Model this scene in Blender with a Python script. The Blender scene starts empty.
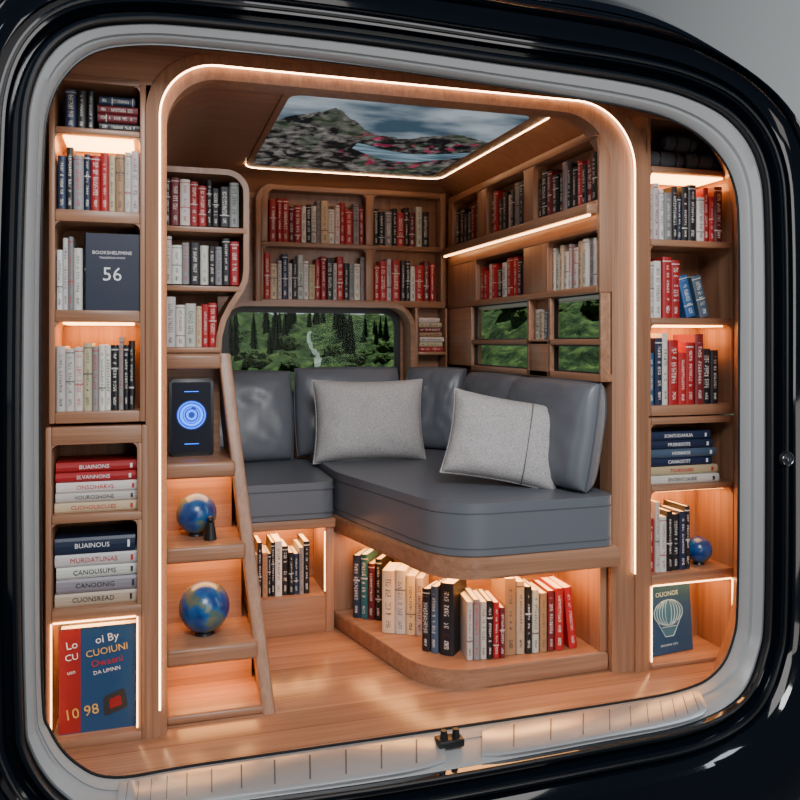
import bpy, bmesh, math, random
from mathutils import Vector, Matrix, noise
random.seed(7)
PI=math.pi
C=bpy.context.scene.collection
F=814.0; HZ=342.0; CX=400.0
YAW=math.atan2(814,2650); cs,sn=math.cos(YAW),math.sin(YAW)
CAM=Vector((0,-1.733,0.87))
def at(px,py,X=None,Y=None,Z=None):
    a=(px-CX)/F; b=(HZ-py)/F
    d=Vector((a*cs+sn,-a*sn+cs,b))
    if X is not None: t=(X-CAM.x)/d.x
    elif Y is not None: t=(Y-CAM.y)/d.y
    else: t=(Z-CAM.z)/d.z
    return CAM+d*t
# ---------------------------------------------------------------- materials
def mat(name,col,rough=.5,metal=0,coat=0,emis=None,es=0,spec=.5,bump=None):
    m=bpy.data.materials.new(name); m.use_nodes=True
    nt=m.node_tree; b=nt.nodes['Principled BSDF']
    b.inputs['Base Color'].default_value=(*col,1); b.inputs['Roughness'].default_value=rough
    b.inputs['Metallic'].default_value=metal; b.inputs['Coat Weight'].default_value=coat
    b.inputs['Specular IOR Level'].default_value=spec
    if emis: b.inputs['Emission Color'].default_value=(*emis,1); b.inputs['Emission Strength'].default_value=es
    n=nt.nodes.new('ShaderNodeTexNoise'); tc=nt.nodes.new('ShaderNodeTexCoord')
    nt.links.new(tc.outputs['Object'],n.inputs['Vector'])
    sc,st,dist=bump if bump else (60,.06,.001)
    n.inputs['Scale'].default_value=sc; n.inputs['Detail'].default_value=3
    bp=nt.nodes.new('ShaderNodeBump'); bp.inputs['Strength'].default_value=st; bp.inputs['Distance'].default_value=dist
    nt.links.new(n.outputs['Fac'],bp.inputs['Height']); nt.links.new(bp.outputs['Normal'],b.inputs['Normal'])
    return m
def wood(name,axis,c1=(.44,.228,.132),c2=(.26,.125,.068),planks=False,rough=.34):
    m=bpy.data.materials.new(name); m.use_nodes=True; nt=m.node_tree; N=nt.nodes.new; L=nt.links.new
    b=nt.nodes['Principled BSDF']; b.inputs['Roughness'].default_value=rough
    tc=N('ShaderNodeTexCoord'); mp=N('ShaderNodeMapping'); L(tc.outputs['Object'],mp.inputs['Vector'])
    s=[46,46,46]; s['xyz'.index(axis)]=1.3; mp.inputs['Scale'].default_value=s
    n=N('ShaderNodeTexNoise'); n.inputs['Scale'].default_value=1.0; n.inputs['Detail'].default_value=4; n.inputs['Distortion'].default_value=.4
    L(mp.outputs['Vector'],n.inputs['Vector'])
    mp2=N('ShaderNodeMapping'); s2=[230,230,230]; s2['xyz'.index(axis)]=4; mp2.inputs['Scale'].default_value=s2; L(tc.outputs['Object'],mp2.inputs['Vector'])
    n2=N('ShaderNodeTexNoise'); n2.inputs['Scale'].default_value=1.0; n2.inputs['Detail'].default_value=2; L(mp2.outputs['Vector'],n2.inputs['Vector'])
    mx=N('ShaderNodeMath'); mx.operation='MULTIPLY_ADD'; mx.inputs[1].default_value=.4; L(n2.outputs['Fac'],mx.inputs[0]); 
    ml=N('ShaderNodeMath'); ml.operation='MULTIPLY'; ml.inputs[1].default_value=.6; L(n.outputs['Fac'],ml.inputs[0]); L(ml.outputs[0],mx.inputs[2])
    r=N('ShaderNodeValToRGB'); r.color_ramp.elements[0].position=.34; r.color_ramp.elements[0].color=(*c2,1)
    r.color_ramp.elements[1].position=.66; r.color_ramp.elements[1].color=(*c1,1); L(mx.outputs[0],r.inputs['Fac'])
    out=r.outputs['Color']
    if planks:
        sp=N('ShaderNodeSeparateXYZ'); L(tc.outputs['Object'],sp.inputs[0])
        dv=N('ShaderNodeMath'); dv.operation='DIVIDE'; dv.inputs[1].default_value=.085; L(sp.outputs['Y'],dv.inputs[0])
        fl=N('ShaderNodeMath'); fl.operation='FLOOR'; L(dv.outputs[0],fl.inputs[0])
        wn=N('ShaderNodeTexWhiteNoise'); wn.noise_dimensions='1D'; L(fl.outputs[0],wn.inputs['W'])
        fr=N('ShaderNodeMath'); fr.operation='FRACT'; L(dv.outputs[0],fr.inputs[0])
        gt=N('ShaderNodeMath'); gt.operation='GREATER_THAN'; gt.inputs[1].default_value=.025; L(fr.outputs[0],gt.inputs[0])
        mr=N('ShaderNodeMapRange'); mr.inputs['To Min'].default_value=.82; mr.inputs['To Max'].default_value=1.08; L(wn.outputs['Value'],mr.inputs['Value'])
        mr2=N('ShaderNodeMapRange'); mr2.inputs['To Min'].default_value=.5; L(gt.outputs[0],mr2.inputs['Value'])
        mm=N('ShaderNodeMath'); mm.operation='MULTIPLY'; L(mr.outputs[0],mm.inputs[0]); L(mr2.outputs[0],mm.inputs[1])
        vm=N('ShaderNodeVectorMath'); vm.operation='SCALE'; L(out,vm.inputs[0]); L(mm.outputs[0],vm.inputs['Scale']); out=vm.outputs[0]
    L(out,b.inputs['Base Color'])
    bp=N('ShaderNodeBump'); bp.inputs['Strength'].default_value=.1; bp.inputs['Distance'].default_value=.001; L(mx.outputs[0],bp.inputs['Height']); L(bp.outputs['Normal'],b.inputs['Normal'])
    return m
WX=wood('wood_grain_x','x'); WY=wood('wood_grain_y','y'); WZ=wood('wood_grain_z','z')
WC=wood('wood_ceiling','x',(.44,.225,.13),(.32,.155,.088))
WF=wood('wood_floor','x',(.48,.245,.14),(.31,.15,.082),planks=True,rough=.2)
LED=mat('led_warm',(1,.7,.4),emis=(1,.52,.21),es=9)
PANEL=mat('added_niche_glow',(1,.7,.4),emis=(1,.45,.13),es=12)  # broad glow standing in for niche LEDs, added for an amber lit look
LEDB=mat('led_border',(1,.8,.55),emis=(1,.62,.32),es=16)
LEATHER=mat('grey_leather',(.130,.143,.167),.36,bump=(220,.15,.001))
SEAM=mat('grey_piping',(.072,.08,.097),.5)
def fabric():
    m=mat('pillow_fabric',(.36,.36,.38),.9); nt=m.node_tree; N=nt.nodes.new; L=nt.links.new; b=nt.nodes['Principled BSDF']
    tc=N('ShaderNodeTexCoord'); wv=N('ShaderNodeTexWave'); wv.inputs['Scale'].default_value=90; wv.inputs['Distortion'].default_value=3; wv.bands_direction='X'
    w2=N('ShaderNodeTexWave'); w2.inputs['Scale'].default_value=90; w2.inputs['Distortion'].default_value=3; w2.bands_direction='Z'
    n=N('ShaderNodeTexNoise'); n.inputs['Scale'].default_value=300; n.inputs['Detail'].default_value=2
    for q in (wv,w2,n): L(tc.outputs['Object'],q.inputs['Vector'])
    a1=N('ShaderNodeMath'); a1.operation='MULTIPLY'; L(wv.outputs['Fac'],a1.inputs[0]); L(w2.outputs['Fac'],a1.inputs[1])
    a2=N('ShaderNodeMath'); a2.operation='MULTIPLY_ADD'; L(a1.outputs[0],a2.inputs[0]); a2.inputs[1].default_value=.4; L(n.outputs['Fac'],a2.inputs[2])
    r=N('ShaderNodeValToRGB'); r.color_ramp.elements[0].position=.35; r.color_ramp.elements[0].color=(.29,.285,.29,1); r.color_ramp.elements[1].position=.85; r.color_ramp.elements[1].color=(.62,.60,.59,1)
    L(a2.outputs[0],r.inputs['Fac']); L(r.outputs['Color'],b.inputs['Base Color'])
    bp=N('ShaderNodeBump'); bp.inputs['Strength'].default_value=.35; bp.inputs['Distance'].default_value=.001; L(a2.outputs[0],bp.inputs['Height']); L(bp.outputs['Normal'],b.inputs['Normal'])
    return m
FAB=fabric()
BLACK=mat('black_paint',(.003,.005,.009),.08,coat=.8,bump=(3,.02,.001))
RUB=mat('black_rubber',(.010,.011,.013),.38)
CLOTH=mat('dark_cloth',(.075,.08,.092),.85,bump=(160,.5,.002))
LINER=mat('grey_liner',(.32,.33,.335),.36,bump=(90,.1,.001))
METAL=mat('brushed_sill_metal',(.54,.56,.58),.34,metal=.65,bump=(200,.1,.001))
RIBM=mat('dark_sill_ribs',(.13,.135,.14),.45,metal=.3)
CHROME=mat('chrome',(.7,.7,.72),.15,metal=1)
PAGES=mat('book_pages',(.72,.66,.55),.85,bump=(500,.4,.001))
INKW=mat('white_lettering',(.85,.85,.85),.5); INKK=mat('black_lettering',(.03,.03,.03),.5); INKR=mat('red_lettering',(.5,.02,.02),.5); INKY=mat('gold_lettering',(.75,.45,.1),.5); INKL=mat('pale_blue_print',(.34,.55,.62),.5); INKC=mat('teal_print',(.04,.16,.24),.5)
REDP=mat('red_cover_panel',(.32,.015,.015),.45)
SCRB=mat('dark_screen',(.002,.004,.016),.35,spec=.2)
GLOW=mat('blue_glow',(.01,.1,.9),emis=(.0,.16,1),es=3.2); GLOWD=mat('deep_blue_glow',(.0,.02,.2),emis=(.0,.03,.35),es=.8)
def bookmat():
    m=bpy.data.materials.new('book_cover'); m.use_nodes=True; nt=m.node_tree; N=nt.nodes.new; L=nt.links.new; b=nt.nodes['Principled BSDF']; b.inputs['Roughness'].default_value=.42
    def M(op,a,bb=None,cc=None):
        n=N('ShaderNodeMath'); n.operation=op
        for i,v in enumerate((a,bb,cc)):
            if v is None: continue
            if isinstance(v,(int,float)): n.inputs[i].default_value=v
            else: L(v,n.inputs[i])
        return n.outputs[0]
    uv=N('ShaderNodeUVMap'); sp=N('ShaderNodeSeparateXYZ'); L(uv.outputs[0],sp.inputs[0]); u,v=sp.outputs['X'],sp.outputs['Y']
    oi=N('ShaderNodeObjectInfo'); rnd=oi.outputs['Random']; col=oi.outputs['Color']
    r100=M('MULTIPLY',rnd,100)
    def wn(a,c):
        w=N('ShaderNodeTexWhiteNoise'); w.noise_dimensions='3D'; cb=N('ShaderNodeCombineXYZ'); L(a,cb.inputs[0]); 
        if isinstance(c,(int,float)): cb.inputs[1].default_value=c
        else: L(c,cb.inputs[1])
        L(r100,cb.inputs[2]); L(cb.outputs[0],w.inputs['Vector']); return w.outputs['Value']
    au=M('ABSOLUTE',u)
    vv=M('MULTIPLY',v,24); cell=M('FLOOR',vv); fr=M('FRACT',vv)
    bits=wn(M('FLOOR',M('MULTIPLY',v,96)),M('FLOOR',M('MULTIPLY',u,7)))
    g=M('GREATER_THAN',bits,.42); gap=M('LESS_THAN',fr,.75); word=M('GREATER_THAN',wn(cell,7.0),.18)
    hw=M('MULTIPLY_ADD',wn(M('MULTIPLY',cell,0),3.0),.3,.25)
    inw=M('LESS_THAN',au,hw); r1=M('GREATER_THAN',v,.28); r2=M('LESS_THAN',v,.88)
    title=M('MULTIPLY',M('MULTIPLY',g,gap),M('MULTIPLY',M('MULTIPLY',inw,word),M('MULTIPLY',r1,r2)))
    a1=M('MULTIPLY',M('GREATER_THAN',v,.08),M('LESS_THAN',v,.2)); a2=M('MULTIPLY',M('LESS_THAN',au,.35),g); auth=M('MULTIPLY',a1,a2)
    ons=M('LESS_THAN',au,1.2)
    bandpos=M('MULTIPLY_ADD',wn(M('MULTIPLY',cell,0),9.0),.5,.2)
    band=M('MULTIPLY',M('LESS_THAN',M('ABSOLUTE',M('SUBTRACT',v,bandpos)),.012),M('GREATER_THAN',wn(M('MULTIPLY',cell,0),11.0),.6))
    band2=M('MULTIPLY',M('LESS_THAN',M('ABSOLUTE',M('SUBTRACT',v,.93)),.010),M('GREATER_THAN',rnd,.5))
    ink=M('MULTIPLY',ons,M('MAXIMUM',M('MAXIMUM',title,auth),M('MAXIMUM',band,band2)))
    bw=N('ShaderNodeRGBToBW'); L(col,bw.inputs[0]); light=M('GREATER_THAN',bw.outputs[0],.2)
    mi=N('ShaderNodeMix'); mi.data_type='RGBA'; L(light,mi.inputs[0]); mi.inputs[6].default_value=(.75,.72,.66,1); mi.inputs[7].default_value=(.03,.03,.04,1)
    mi2=N('ShaderNodeMix'); mi2.data_type='RGBA'; L(M('MULTIPLY',light,M('GREATER_THAN',rnd,.72)),mi2.inputs[0]); L(mi.outputs[2],mi2.inputs[6]); mi2.inputs[7].default_value=(.45,.02,.02,1)
    fi=N('ShaderNodeMix'); fi.data_type='RGBA'; L(M('MULTIPLY',ink,.78),fi.inputs[0]); L(col,fi.inputs[6]); L(mi2.outputs[2],fi.inputs[7])
    L(fi.outputs[2],b.inputs['Base Color']); return m
BOOK=bookmat()
def glassmat():
    m=bpy.data.materials.new('window_glass'); m.use_nodes=True; nt=m.node_tree; nt.nodes.clear(); N=nt.nodes.new; L=nt.links.new
    o=N('ShaderNodeOutputMaterial'); t=N('ShaderNodeBsdfTransparent'); t.inputs[0].default_value=(.84,.90,.87,1); g=N('ShaderNodeBsdfGlossy'); g.inputs['Roughness'].default_value=.03
    mx=N('ShaderNodeMixShader'); mx.inputs[0].default_value=.004; L(t.outputs[0],mx.inputs[1]); L(g.outputs[0],mx.inputs[2]); L(mx.outputs[0],o.inputs[0]); return m
GLASS=glassmat()
# ---------------------------------------------------------------- mesh helpers
def bx(bm,x0,x1,y0,y1,z0,z1,bev=.002,seg=2):
    if x1<x0:x0,x1=x1,x0
    if y1<y0:y0,y1=y1,y0
    if z1<z0:z0,z1=z1,z0
    r=bmesh.ops.create_cube(bm,size=1); vs=r['verts']
    for v in vs: v.co=Vector(((x0+x1)/2+v.co.x*(x1-x0),(y0+y1)/2+v.co.y*(y1-y0),(z0+z1)/2+v.co.z*(z1-z0)))
    bev=min(bev,(x1-x0)*.45,(y1-y0)*.45,(z1-z0)*.45)
    if bev>0:
        es=list({e for v in vs for e in v.link_edges})
        bmesh.ops.bevel(bm,geom=es,offset=bev,segments=seg,affect='EDGES',profile=.5)
def prism(bm,pts,axis,a0,a1,bev=0,seg=3):
    def P(p,a):
        if axis=='y': return (p[0],a,p[1])
        if axis=='z': return (p[0],p[1],a)
        return (a,p[0],p[1])
    v0=[bm.verts.new(P(p,a0)) for p in pts]; v1=[bm.verts.new(P(p,a1)) for p in pts]
    f0=bm.faces.new(v0); f1=bm.faces.new(v1[::-1]); n=len(pts)
    for i in range(n): bm.faces.new((v0[i],v1[i],v1[(i+1)%n],v0[(i+1)%n]))
    if bev>0:
        es=list(set(f0.edges)|set(f1.edges))
        bmesh.ops.bevel(bm,geom=es,offset=bev,segments=seg,affect='EDGES',profile=.5)
def obj(name,bm,m,parent=None,smooth=True,loc=None):
    bmesh.ops.recalc_face_normals(bm,faces=bm.faces)
    me=bpy.data.meshes.new(name); bm.to_mesh(me); bm.free()
    if smooth:
        for p in me.polygons: p.use_smooth=True
        try: me.set_sharp_from_angle(angle=math.radians(40))
        except Exception: pass
    o=bpy.data.objects.new(name,me); C.objects.link(o); me.materials.append(m)
    if parent: o.parent=parent
    if loc: o.location=loc
    return o
def B(): return bmesh.new()
def boxobj(name,m,parent,*a,**k):
    bm=B(); bx(bm,*a,**k); return obj(name,bm,m,parent)
def thing(name,label,cat,loc=(0,0,0),rz=0,group=None):
    o=bpy.data.objects.new(name,None); C.objects.link(o); o.location=loc; o.rotation_euler=(0,0,rz); o['label']=label; o['category']=cat
    if group:o['group']=group
    o.empty_display_size=.05
    return o
def tag(o,label,cat,group=None,kind=None):
    o['label']=label; o['category']=cat
    if group:o['group']=group
    if kind:o['kind']=kind
    return o
def struct(o,label=None):
    o['kind']='structure'
    if label:o['label']=label
    return o
def tube(bm,pts,r,n=8,closed=False):
    rings=[]; N=len(pts); pts=[Vector(p) for p in pts]
    for i,p in enumerate(pts):
        if closed: t=(pts[(i+1)%N]-pts[i-1])
        else: t=pts[min(i+1,N-1)]-pts[max(i-1,0)]
        t.normalize(); up=Vector((0,1,0)) if abs(t.y)<.9 else Vector((0,0,1))
        a=t.cross(up).normalized(); b=t.cross(a)
        rings.append([bm.verts.new(p+(a*math.cos(2*PI*k/n)+b*math.sin(2*PI*k/n))*r) for k in range(n)])
    for i in range(N if closed else N-1):
        A=rings[i];Bq=rings[(i+1)%N]
        for k in range(n): bm.faces.new((A[k],A[(k+1)%n],Bq[(k+1)%n],Bq[k]))
    if not closed: bm.faces.new(rings[0]); bm.faces.new(rings[-1][::-1])
def loft(bm,rings,closed=True):
    R=[[bm.verts.new(p) for p in r] for r in rings]; n=len(R[0])
    for i in range(len(R)-1):
        for k in range(n if closed else n-1):
            bm.faces.new((R[i][k],R[i][(k+1)%n],R[i+1][(k+1)%n],R[i+1][k]))
def catmull(P,sub=6):
    n=len(P); out=[]
    for i in range(n):
        p0,p1,p2,p3=P[i-1],P[i],P[(i+1)%n],P[(i+2)%n]
        for s in range(sub):
            t=s/sub
            out.append(.5*((2*p1)+(p2-p0)*t+(2*p0-5*p1+4*p2-p3)*t*t+(3*p1-p0-3*p2+p3)*t**3))
    return out
def offset(P,d,dy=0):
    n=len(P); out=[]
    for i in range(n):
        t=P[(i+1)%n]-P[i-1]; nn=Vector((t.z,0,-t.x)).normalized()
        out.append(P[i]+nn*d+Vector((0,dy,0)))
    return out
def rpoly(pts,rad,n=6):
    out=[]; N=len(pts)
    for i in range(N):
        p=Vector(pts[i]); a=Vector(pts[i-1]); b=Vector(pts[(i+1)%N]); r=rad[i] if isinstance(rad,(list,tuple)) else rad
        if r<=0: out.append(tuple(p)); continue
        da=(a-p).normalized(); db=(b-p).normalized(); p0=p+da*r; p1=p+db*r
        for k in range(n+1):
            t=k/n; out.append(tuple(p0*(1-t)**2+p*2*t*(1-t)+p1*t*t))
    return out
def textm(parent,s,size,org,xa,ya,m,name='lettering',align='CENTER',ext=.0004):
    for ch in parent.children:
        if ch.name.startswith('cover'): parent=ch; break
    cu=bpy.data.curves.new('txt','FONT'); cu.body=s; cu.size=size; cu.extrude=ext; cu.align_x=align; cu.align_y='CENTER'; cu.resolution_u=2
    o=bpy.data.objects.new('txt',cu); C.objects.link(o); bpy.context.view_layer.update()
    me=bpy.data.meshes.new_from_object(o.evaluated_get(bpy.context.evaluated_depsgraph_get()))
    bpy.data.objects.remove(o); me.materials.clear(); me.materials.append(m)
    xa=Vector(xa).normalized();ya=Vector(ya).normalized();za=xa.cross(ya)
    M=Matrix((xa,ya,za)).transposed().to_4x4(); M.translation=Vector(org); me.transform(M)
    t=bpy.data.objects.new(name,me); C.objects.link(t); t.parent=parent; return t
def recolor(r,c):
    for ch in r.children:
        if ch.name.startswith('cover'): ch.color=(*c,1)
# ---------------------------------------------------------------- setting: van shell
R0p=[(42,690),(50,730),(75,762),(115,777),(200,764),(400,735),(600,705),(680,690),(715,672),(732,640),(737,590),(738,400),(738,240),(733,185),(712,148),(675,122),(620,106),(500,86),(350,64),(200,48),(140,45),(95,52),(65,75),(48,110),(43,160),(40,300),(40,500)]
R1p=[(24,700),(30,750),(60,793),(108,816),(200,806),(400,778),(600,742),(690,723),(738,697),(758,655),(764,600),(765,400),(764,230),(757,165),(732,124),(690,99),(625,82),(500,64),(350,43),(200,27),(135,24),(84,31),(50,55),(31,98),(26,160),(22,300),(21,500)]
OUTp=[(-120,720),(-110,860),(-60,960),(60,1000),(200,1000),(400,1000),(600,1010),(780,1040),(930,1040),(960,900),(930,700),(870,420),(845,230),(822,165),(778,98),(708,46),(640,10),(560,-8),(350,-30),(150,-50),(60,-55),(-10,-50),(-70,-10),(-110,60),(-125,160),(-130,300),(-130,500)]
yl={2:-.035,3:-.07,4:-.115,5:-.115,6:-.115,7:-.1,8:-.06,9:-.035}
R0=catmull([at(*p,Y=0) for p in R0p]); R1=catmull([at(*p,Y=yl.get(i,-.025)) for i,p in enumerate(R1p)])
OUT=catmull([at(*p,Y=-.075) for p in OUTp])
def mixr(A,Bq,t,dy=0): return [a.lerp(b,t)+Vector((0,dy,0)) for a,b in zip(A,Bq)]
bm=B(); loft(bm,[[p+Vector((0,.015,0)) for p in offset(R0,.010)],offset(R0,0,-.002),mixr(R0,R1,.10,-.012),mixr(R0,R1,.25,-.015),mixr(R0,R1,.30,-.008),mixr(R0,R1,.40,-.008),mixr(R0,R1,.45,-.014),mixr(R0,R1,.80,-.014),mixr(R0,R1,.92,-.008),R1,offset(R1,.002,.03)])
struct(obj('trim_1',bm,LINER),'light grey moulded liner ring around the van door opening')
bm=B(); tube(bm,offset(R0,-.001,-.004),.0032,6,True); struct(obj('trim_6',bm,RUB),'thin dark seam inside the liner')
bm=B(); loft(bm,[offset(R0,.006,.004),offset(R0,.11,.15)])
struct(obj('trim_2',bm,WX),'wood lining just inside the door opening')
bm=B()
prof=[(.0,-.0),(.002,-.016),(.008,-.020),(.014,-.018),(.016,.012),(.030,.016),(.032,-.012),(.036,-.022),(.052,-.026),(.056,-.008),(.064,-.006),(.068,-.022),(.080,-.028),(.086,-.034)]
p88=offset(R1,.092,-.040)
mids=[[a.lerp(b,t_)+Vector((0,dy,0)) for a,b in zip(p88,OUT)] for t_,dy in ((.12,-.006),(.20,.002),(.23,.018),(.27,.018),(.30,-.004),(.45,-.016),(.52,-.014),(.54,.004),(.57,-.014),(.8,-.014))]
loft(bm,[offset(R1,d,dy) for d,dy in prof]+[p88]+mids+[OUT,offset(OUT,.012,.012),offset(OUT,.02,.05),offset(OUT,.02,.28)])
struct(obj('wall_front',bm,BLACK),'glossy black van body around the opening')
for d,dy,r in ((.004,-.019,.0045),(.044,-.027,.0035)):
    bm=B(); tube(bm,offset(R1,d,dy),r,8,True); struct(obj('trim_3',bm,RUB),'black rubber door seal')
# floor / ceiling / walls
bm=B(); bx(bm,-.32,1.6,-.004,1.5,-.03,0,.001); struct(obj('floor',bm,WF))
bm=B(); bx(bm,-.32,1.45,.3,1.55,1.54,1.6,0)
def arc(cx,cz,r,a0,a1,n=10): return [(cx+r*math.cos(math.radians(a0+(a1-a0)*k/n)),cz+r*math.sin(math.radians(a0+(a1-a0)*k/n))) for k in range(n+1)]
tun=[(-.01,1.0)]+arc(.17,1.31,.18,180,90,14)+arc(1.06,1.35,.14,90,0)+[(1.20,1.2)]
loft(bm,[[(p[0],.18,p[1]) for p in tun],[(p[0],1.5,p[1]) for p in tun]],False)
loft(bm,[[(0.0,1.37-.10+.10*math.sin(a*PI/16),1.39+.10*math.cos(a*PI/16)) for a in range(9)],[(1.2,1.37-.10+.10*math.sin(a*PI/16),1.39+.10*math.cos(a*PI/16)) for a in range(9)]],False)
struct(obj('ceiling',bm,WC))
bm=B(); 
for a in ((-.3,-.26,.14,1.5,0,1.6),(-.3,.02,.40,.46,0,1.6),(-.02,.0,.4,1.5,0,1.6)): bx(bm,*a)
struct(obj('wall_left',bm,WZ))
wx0,wx1,wz0,wz1=.262,.945,.66,1.0
bm=B(); bx(bm,-.02,wx0,1.36,1.4,0,1.55,0); bx(bm,wx1,1.3,1.36,1.4,0,1.55,0); bx(bm,wx0,wx1,1.36,1.4,wz1,1.55,0); bx(bm,wx0,wx1,1.36,1.4,0,wz0,0)
for (cx,cz,sx,sz) in ((wx0,wz1,1,-1),(wx1,wz1,-1,-1)):
    r=.07; pts=[(cx,cz)]+[(cx+sx*r*(1-math.cos(t*PI/2/8)),cz+sz*r*(1-math.sin(t*PI/2/8))) for t in range(9)]
    prism(bm,pts,'y',1.36,1.4)
struct(obj('wall_back',bm,WX))
def sweep(bm,pl,th,y0,y1):
    out=[];n=len(pl)
    for i in range(n):
        a=Vector(pl[max(i-1,0)]);b_=Vector(pl[min(i+1,n-1)]); tt=(b_-a).normalized(); out.append((pl[i][0]-tt.y*th,pl[i][1]+tt.x*th))
    prism(bm,list(pl)+out[::-1],'y',y0,y1)
pl=[(.245,.45)]+arc(.245+.09,1.002-.09,.09,180,90,8)+arc(.962-.08,1.002-.08,.08,90,0,8)+[(.962,.45)]
bm=B(); sweep(bm,pl,.018,1.255,1.36); struct(obj('trim_7',bm,WX),'curved wooden surround of the rear window')
def rrect(x0,x1,z0,z1,r,n=8):
    return rpoly([(x0,z0),(x1,z0),(x1,z1),(x0,z1)],r,n)
def window(name,x0,x1,z0,z1,y,r,fw,loc=(0,0,0),rz=0,label=''):
    t=bpy.data.objects.new(name,None); C.objects.link(t); t.location=loc; t.rotation_euler=(0,0,rz); struct(t,label)
    o=rrect(x0,x1,z0,z1,r); i=rrect(x0+fw,x1-fw,z0+fw,z1-fw,max(r-fw*.5,.005))
    bm=B(); rr=[[(p[0],yy,p[1]) for p in q] for q,yy in ((o,y+.012),(o,y),(i,y),(i,y+.012))]; loft(bm,rr); obj('window_frame',bm,RUB,t)
    bm=B(); prism(bm,i,'y',y+.008,y+.011); obj('pane',bm,GLASS,t); return t
window('window_1',wx0-.005,wx1+.005,wz0,wz1+.005,1.355,.07,.024,label='rounded black framed window above the back seat')
XW=1.125
bm=B(); X0,X1=XW+.006,XW+.03
bx(bm,XW+.062,1.24,.16,1.4,0,.78,0); bx(bm,X0,1.29,.16,1.4,1.0,1.02,.002)
for (y0,y1,a,b_) in ((1.04,1.36,.765,1.0),(.565,.58,.765,1.0),(.425,.44,.765,1.0),(.145,.155,.765,1.0),(.44,.565,.765,.875)):
    bx(bm,X0-.006,X1,y0,y1,a,b_,.003)
bx(bm,X1-.004,X1,.44,.565,.87,1.0,0); bx(bm,X0-.006,X1-.002,.15,1.04,.862,.878,.002); bx(bm,X0-.006,XW+.07,.15,1.36,.765,.785,.002)
bx(bm,1.28,1.31,.2,1.4,1.0,1.6,0)
struct(obj('wall_right',bm,WY))
k=2
for (ya,yb) in ((.58,1.04),(.155,.425)):
    for (za,zb) in ((.878,1.0),(.785,.862)):
        window('window_%d'%k,0,yb-ya,za,zb,0,.012,.004,loc=(X0+.006,yb,0),rz=-PI/2,label='small black framed side window pane in the right wall'); k+=1
# ---------------------------------------------------------------- portal frame
def rr3(xl,xr,zt,rl,r2,zl,zr):
    return [(xl,zl),(xl,(zl+zt-rl)/2)]+arc(xl+rl,zt-rl,rl,180,90,14)+[((xl+xr)/2,zt)]+arc(xr-r2,zt-r2,r2,90,0,14)+[(xr,(zr+zt-r2)/2),(xr,zr)]
Co=rr3(-.009,1.265,1.515,.14,.19,0,0); Cl=rr3(.019,1.222,1.492,.125,.17,0,0); Ci=rr3(.036,1.162,1.464,.115,.145,0,0)
def y3(c,y): return [(p[0],y,p[1]) for p in c]
bm=B(); loft(bm,[y3(Co,.28),y3(Co,.145),y3(Co,.138),y3(Cl,.132),y3(Cl,.142),y3(Ci,.150),y3(Ci,.21)],False)
struct(obj('trim_4',bm,WZ),'wooden arch frame with warm light line around the lounge')
zc=[p for p in Co if (p[0]<.6 and p[1]>=1.435) or (p[0]>=.6 and p[1]>=1.465)]
bm=B(); poly=[(-.3,1.435),(-.009,1.435)]+zc+[(1.265,1.465),(1.56,1.465),(1.40,1.60),(-.2,1.60),(-.3,1.52)]
vs=[bm.verts.new((p[0],.143,p[1])) for p in poly]; bm.faces.new(vs)
struct(obj('trim_5',bm,WX,smooth=False),'wood facing above the arch')
lp=rr3(.0205,1.2205,1.4905,.1235,.1685,.06,.26)
t=thing('light_strip','thin warm light line tracing the wooden arch around the lounge','light strip')
bm=B(); tube(bm,y3(lp,.134),.0022,6); obj('diffuser',bm,LEDB,t)
# ---------------------------------------------------------------- ceiling screen
t=thing('ceiling_screen','large ceiling panel showing a rocky landscape under clouds, edged with light','screen',(0,0,0))
sx0,sx1,sy0,sy1,sz=.335,1.0,.28,1.12,1.4865
bm=B(); rp=rpoly([(sx0-.018,sy0-.045),(sx1+.045,sy0-.045),(sx1+.045,sy1+.045),(sx0-.018,sy1+.045)],.06,8); rq=rpoly([(sx0,sy0),(sx1,sy0),(sx1,sy1),(sx0,sy1)],.04,8)
loft(bm,[[(p[0],p[1],sz+.003) for p in rp],[(p[0],p[1],sz-.0015) for p in rp],[(p[0],p[1],sz-.0015) for p in rq],[(p[0],p[1],sz+.002) for p in rq]])
obj('frame',bm,WC,t)
nu,nv=320,280
def fbm(x,y,z=0,o=4): return noise.fractal(Vector((x,y,z)),1.0,2.0,o)
def paint(u,v):
    sk=.62+.07*fbm(u*2.2,1.3)+.22*max(0,1-abs(u-.20)/.26)+.10*max(0,1-abs(u-.82)/.2)+.02*fbm(u*14,3)
    if v>sk:
        c=min(1,max(0,.5+.9*fbm(u*3,v*6,5.1))); a=Vector((.04,.08,.12)); b_=Vector((.36,.44,.50)); return a.lerp(b_,c)
    wy=.40+.10*math.sin(u*6.5)
    if abs(v-wy)<.04+.09*max(0,u-.4)*(1-u)*4 and u>.42:
        c=min(1,max(0,.5+.9*fbm(u*5,v*34,2.2))); return Vector((.04,.09,.13)).lerp(Vector((.24,.36,.44)),c)
    n=noise.cell(Vector((u*14+3*fbm(u*6,v*6,2),v*18+3*fbm(u*6,v*6,8),1))); n2=fbm(u*20,v*24,3.3,5); n3=fbm(u*5,v*6,1.7,3)
    c=min(1,max(0,.26+.26*n+.65*n2+.3*n3))
    col=Vector((.006,.008,.010)).lerp(Vector((.24,.235,.22)),c)
    if n3>.25: col=col.lerp(Vector((.02,.05,.02)),.5)
    if fbm(u*20,v*20,12)>.38 and abs(v-wy)<.22 and u>.38: col=Vector((.34,.03,.09))*(.5+c)
    return col
verts=[(sx0+(sx1-sx0)*i/nu,sy1+(sy0-sy1)*j/nv,sz) for j in range(nv+1) for i in range(nu+1)]
q=nu+1
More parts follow.
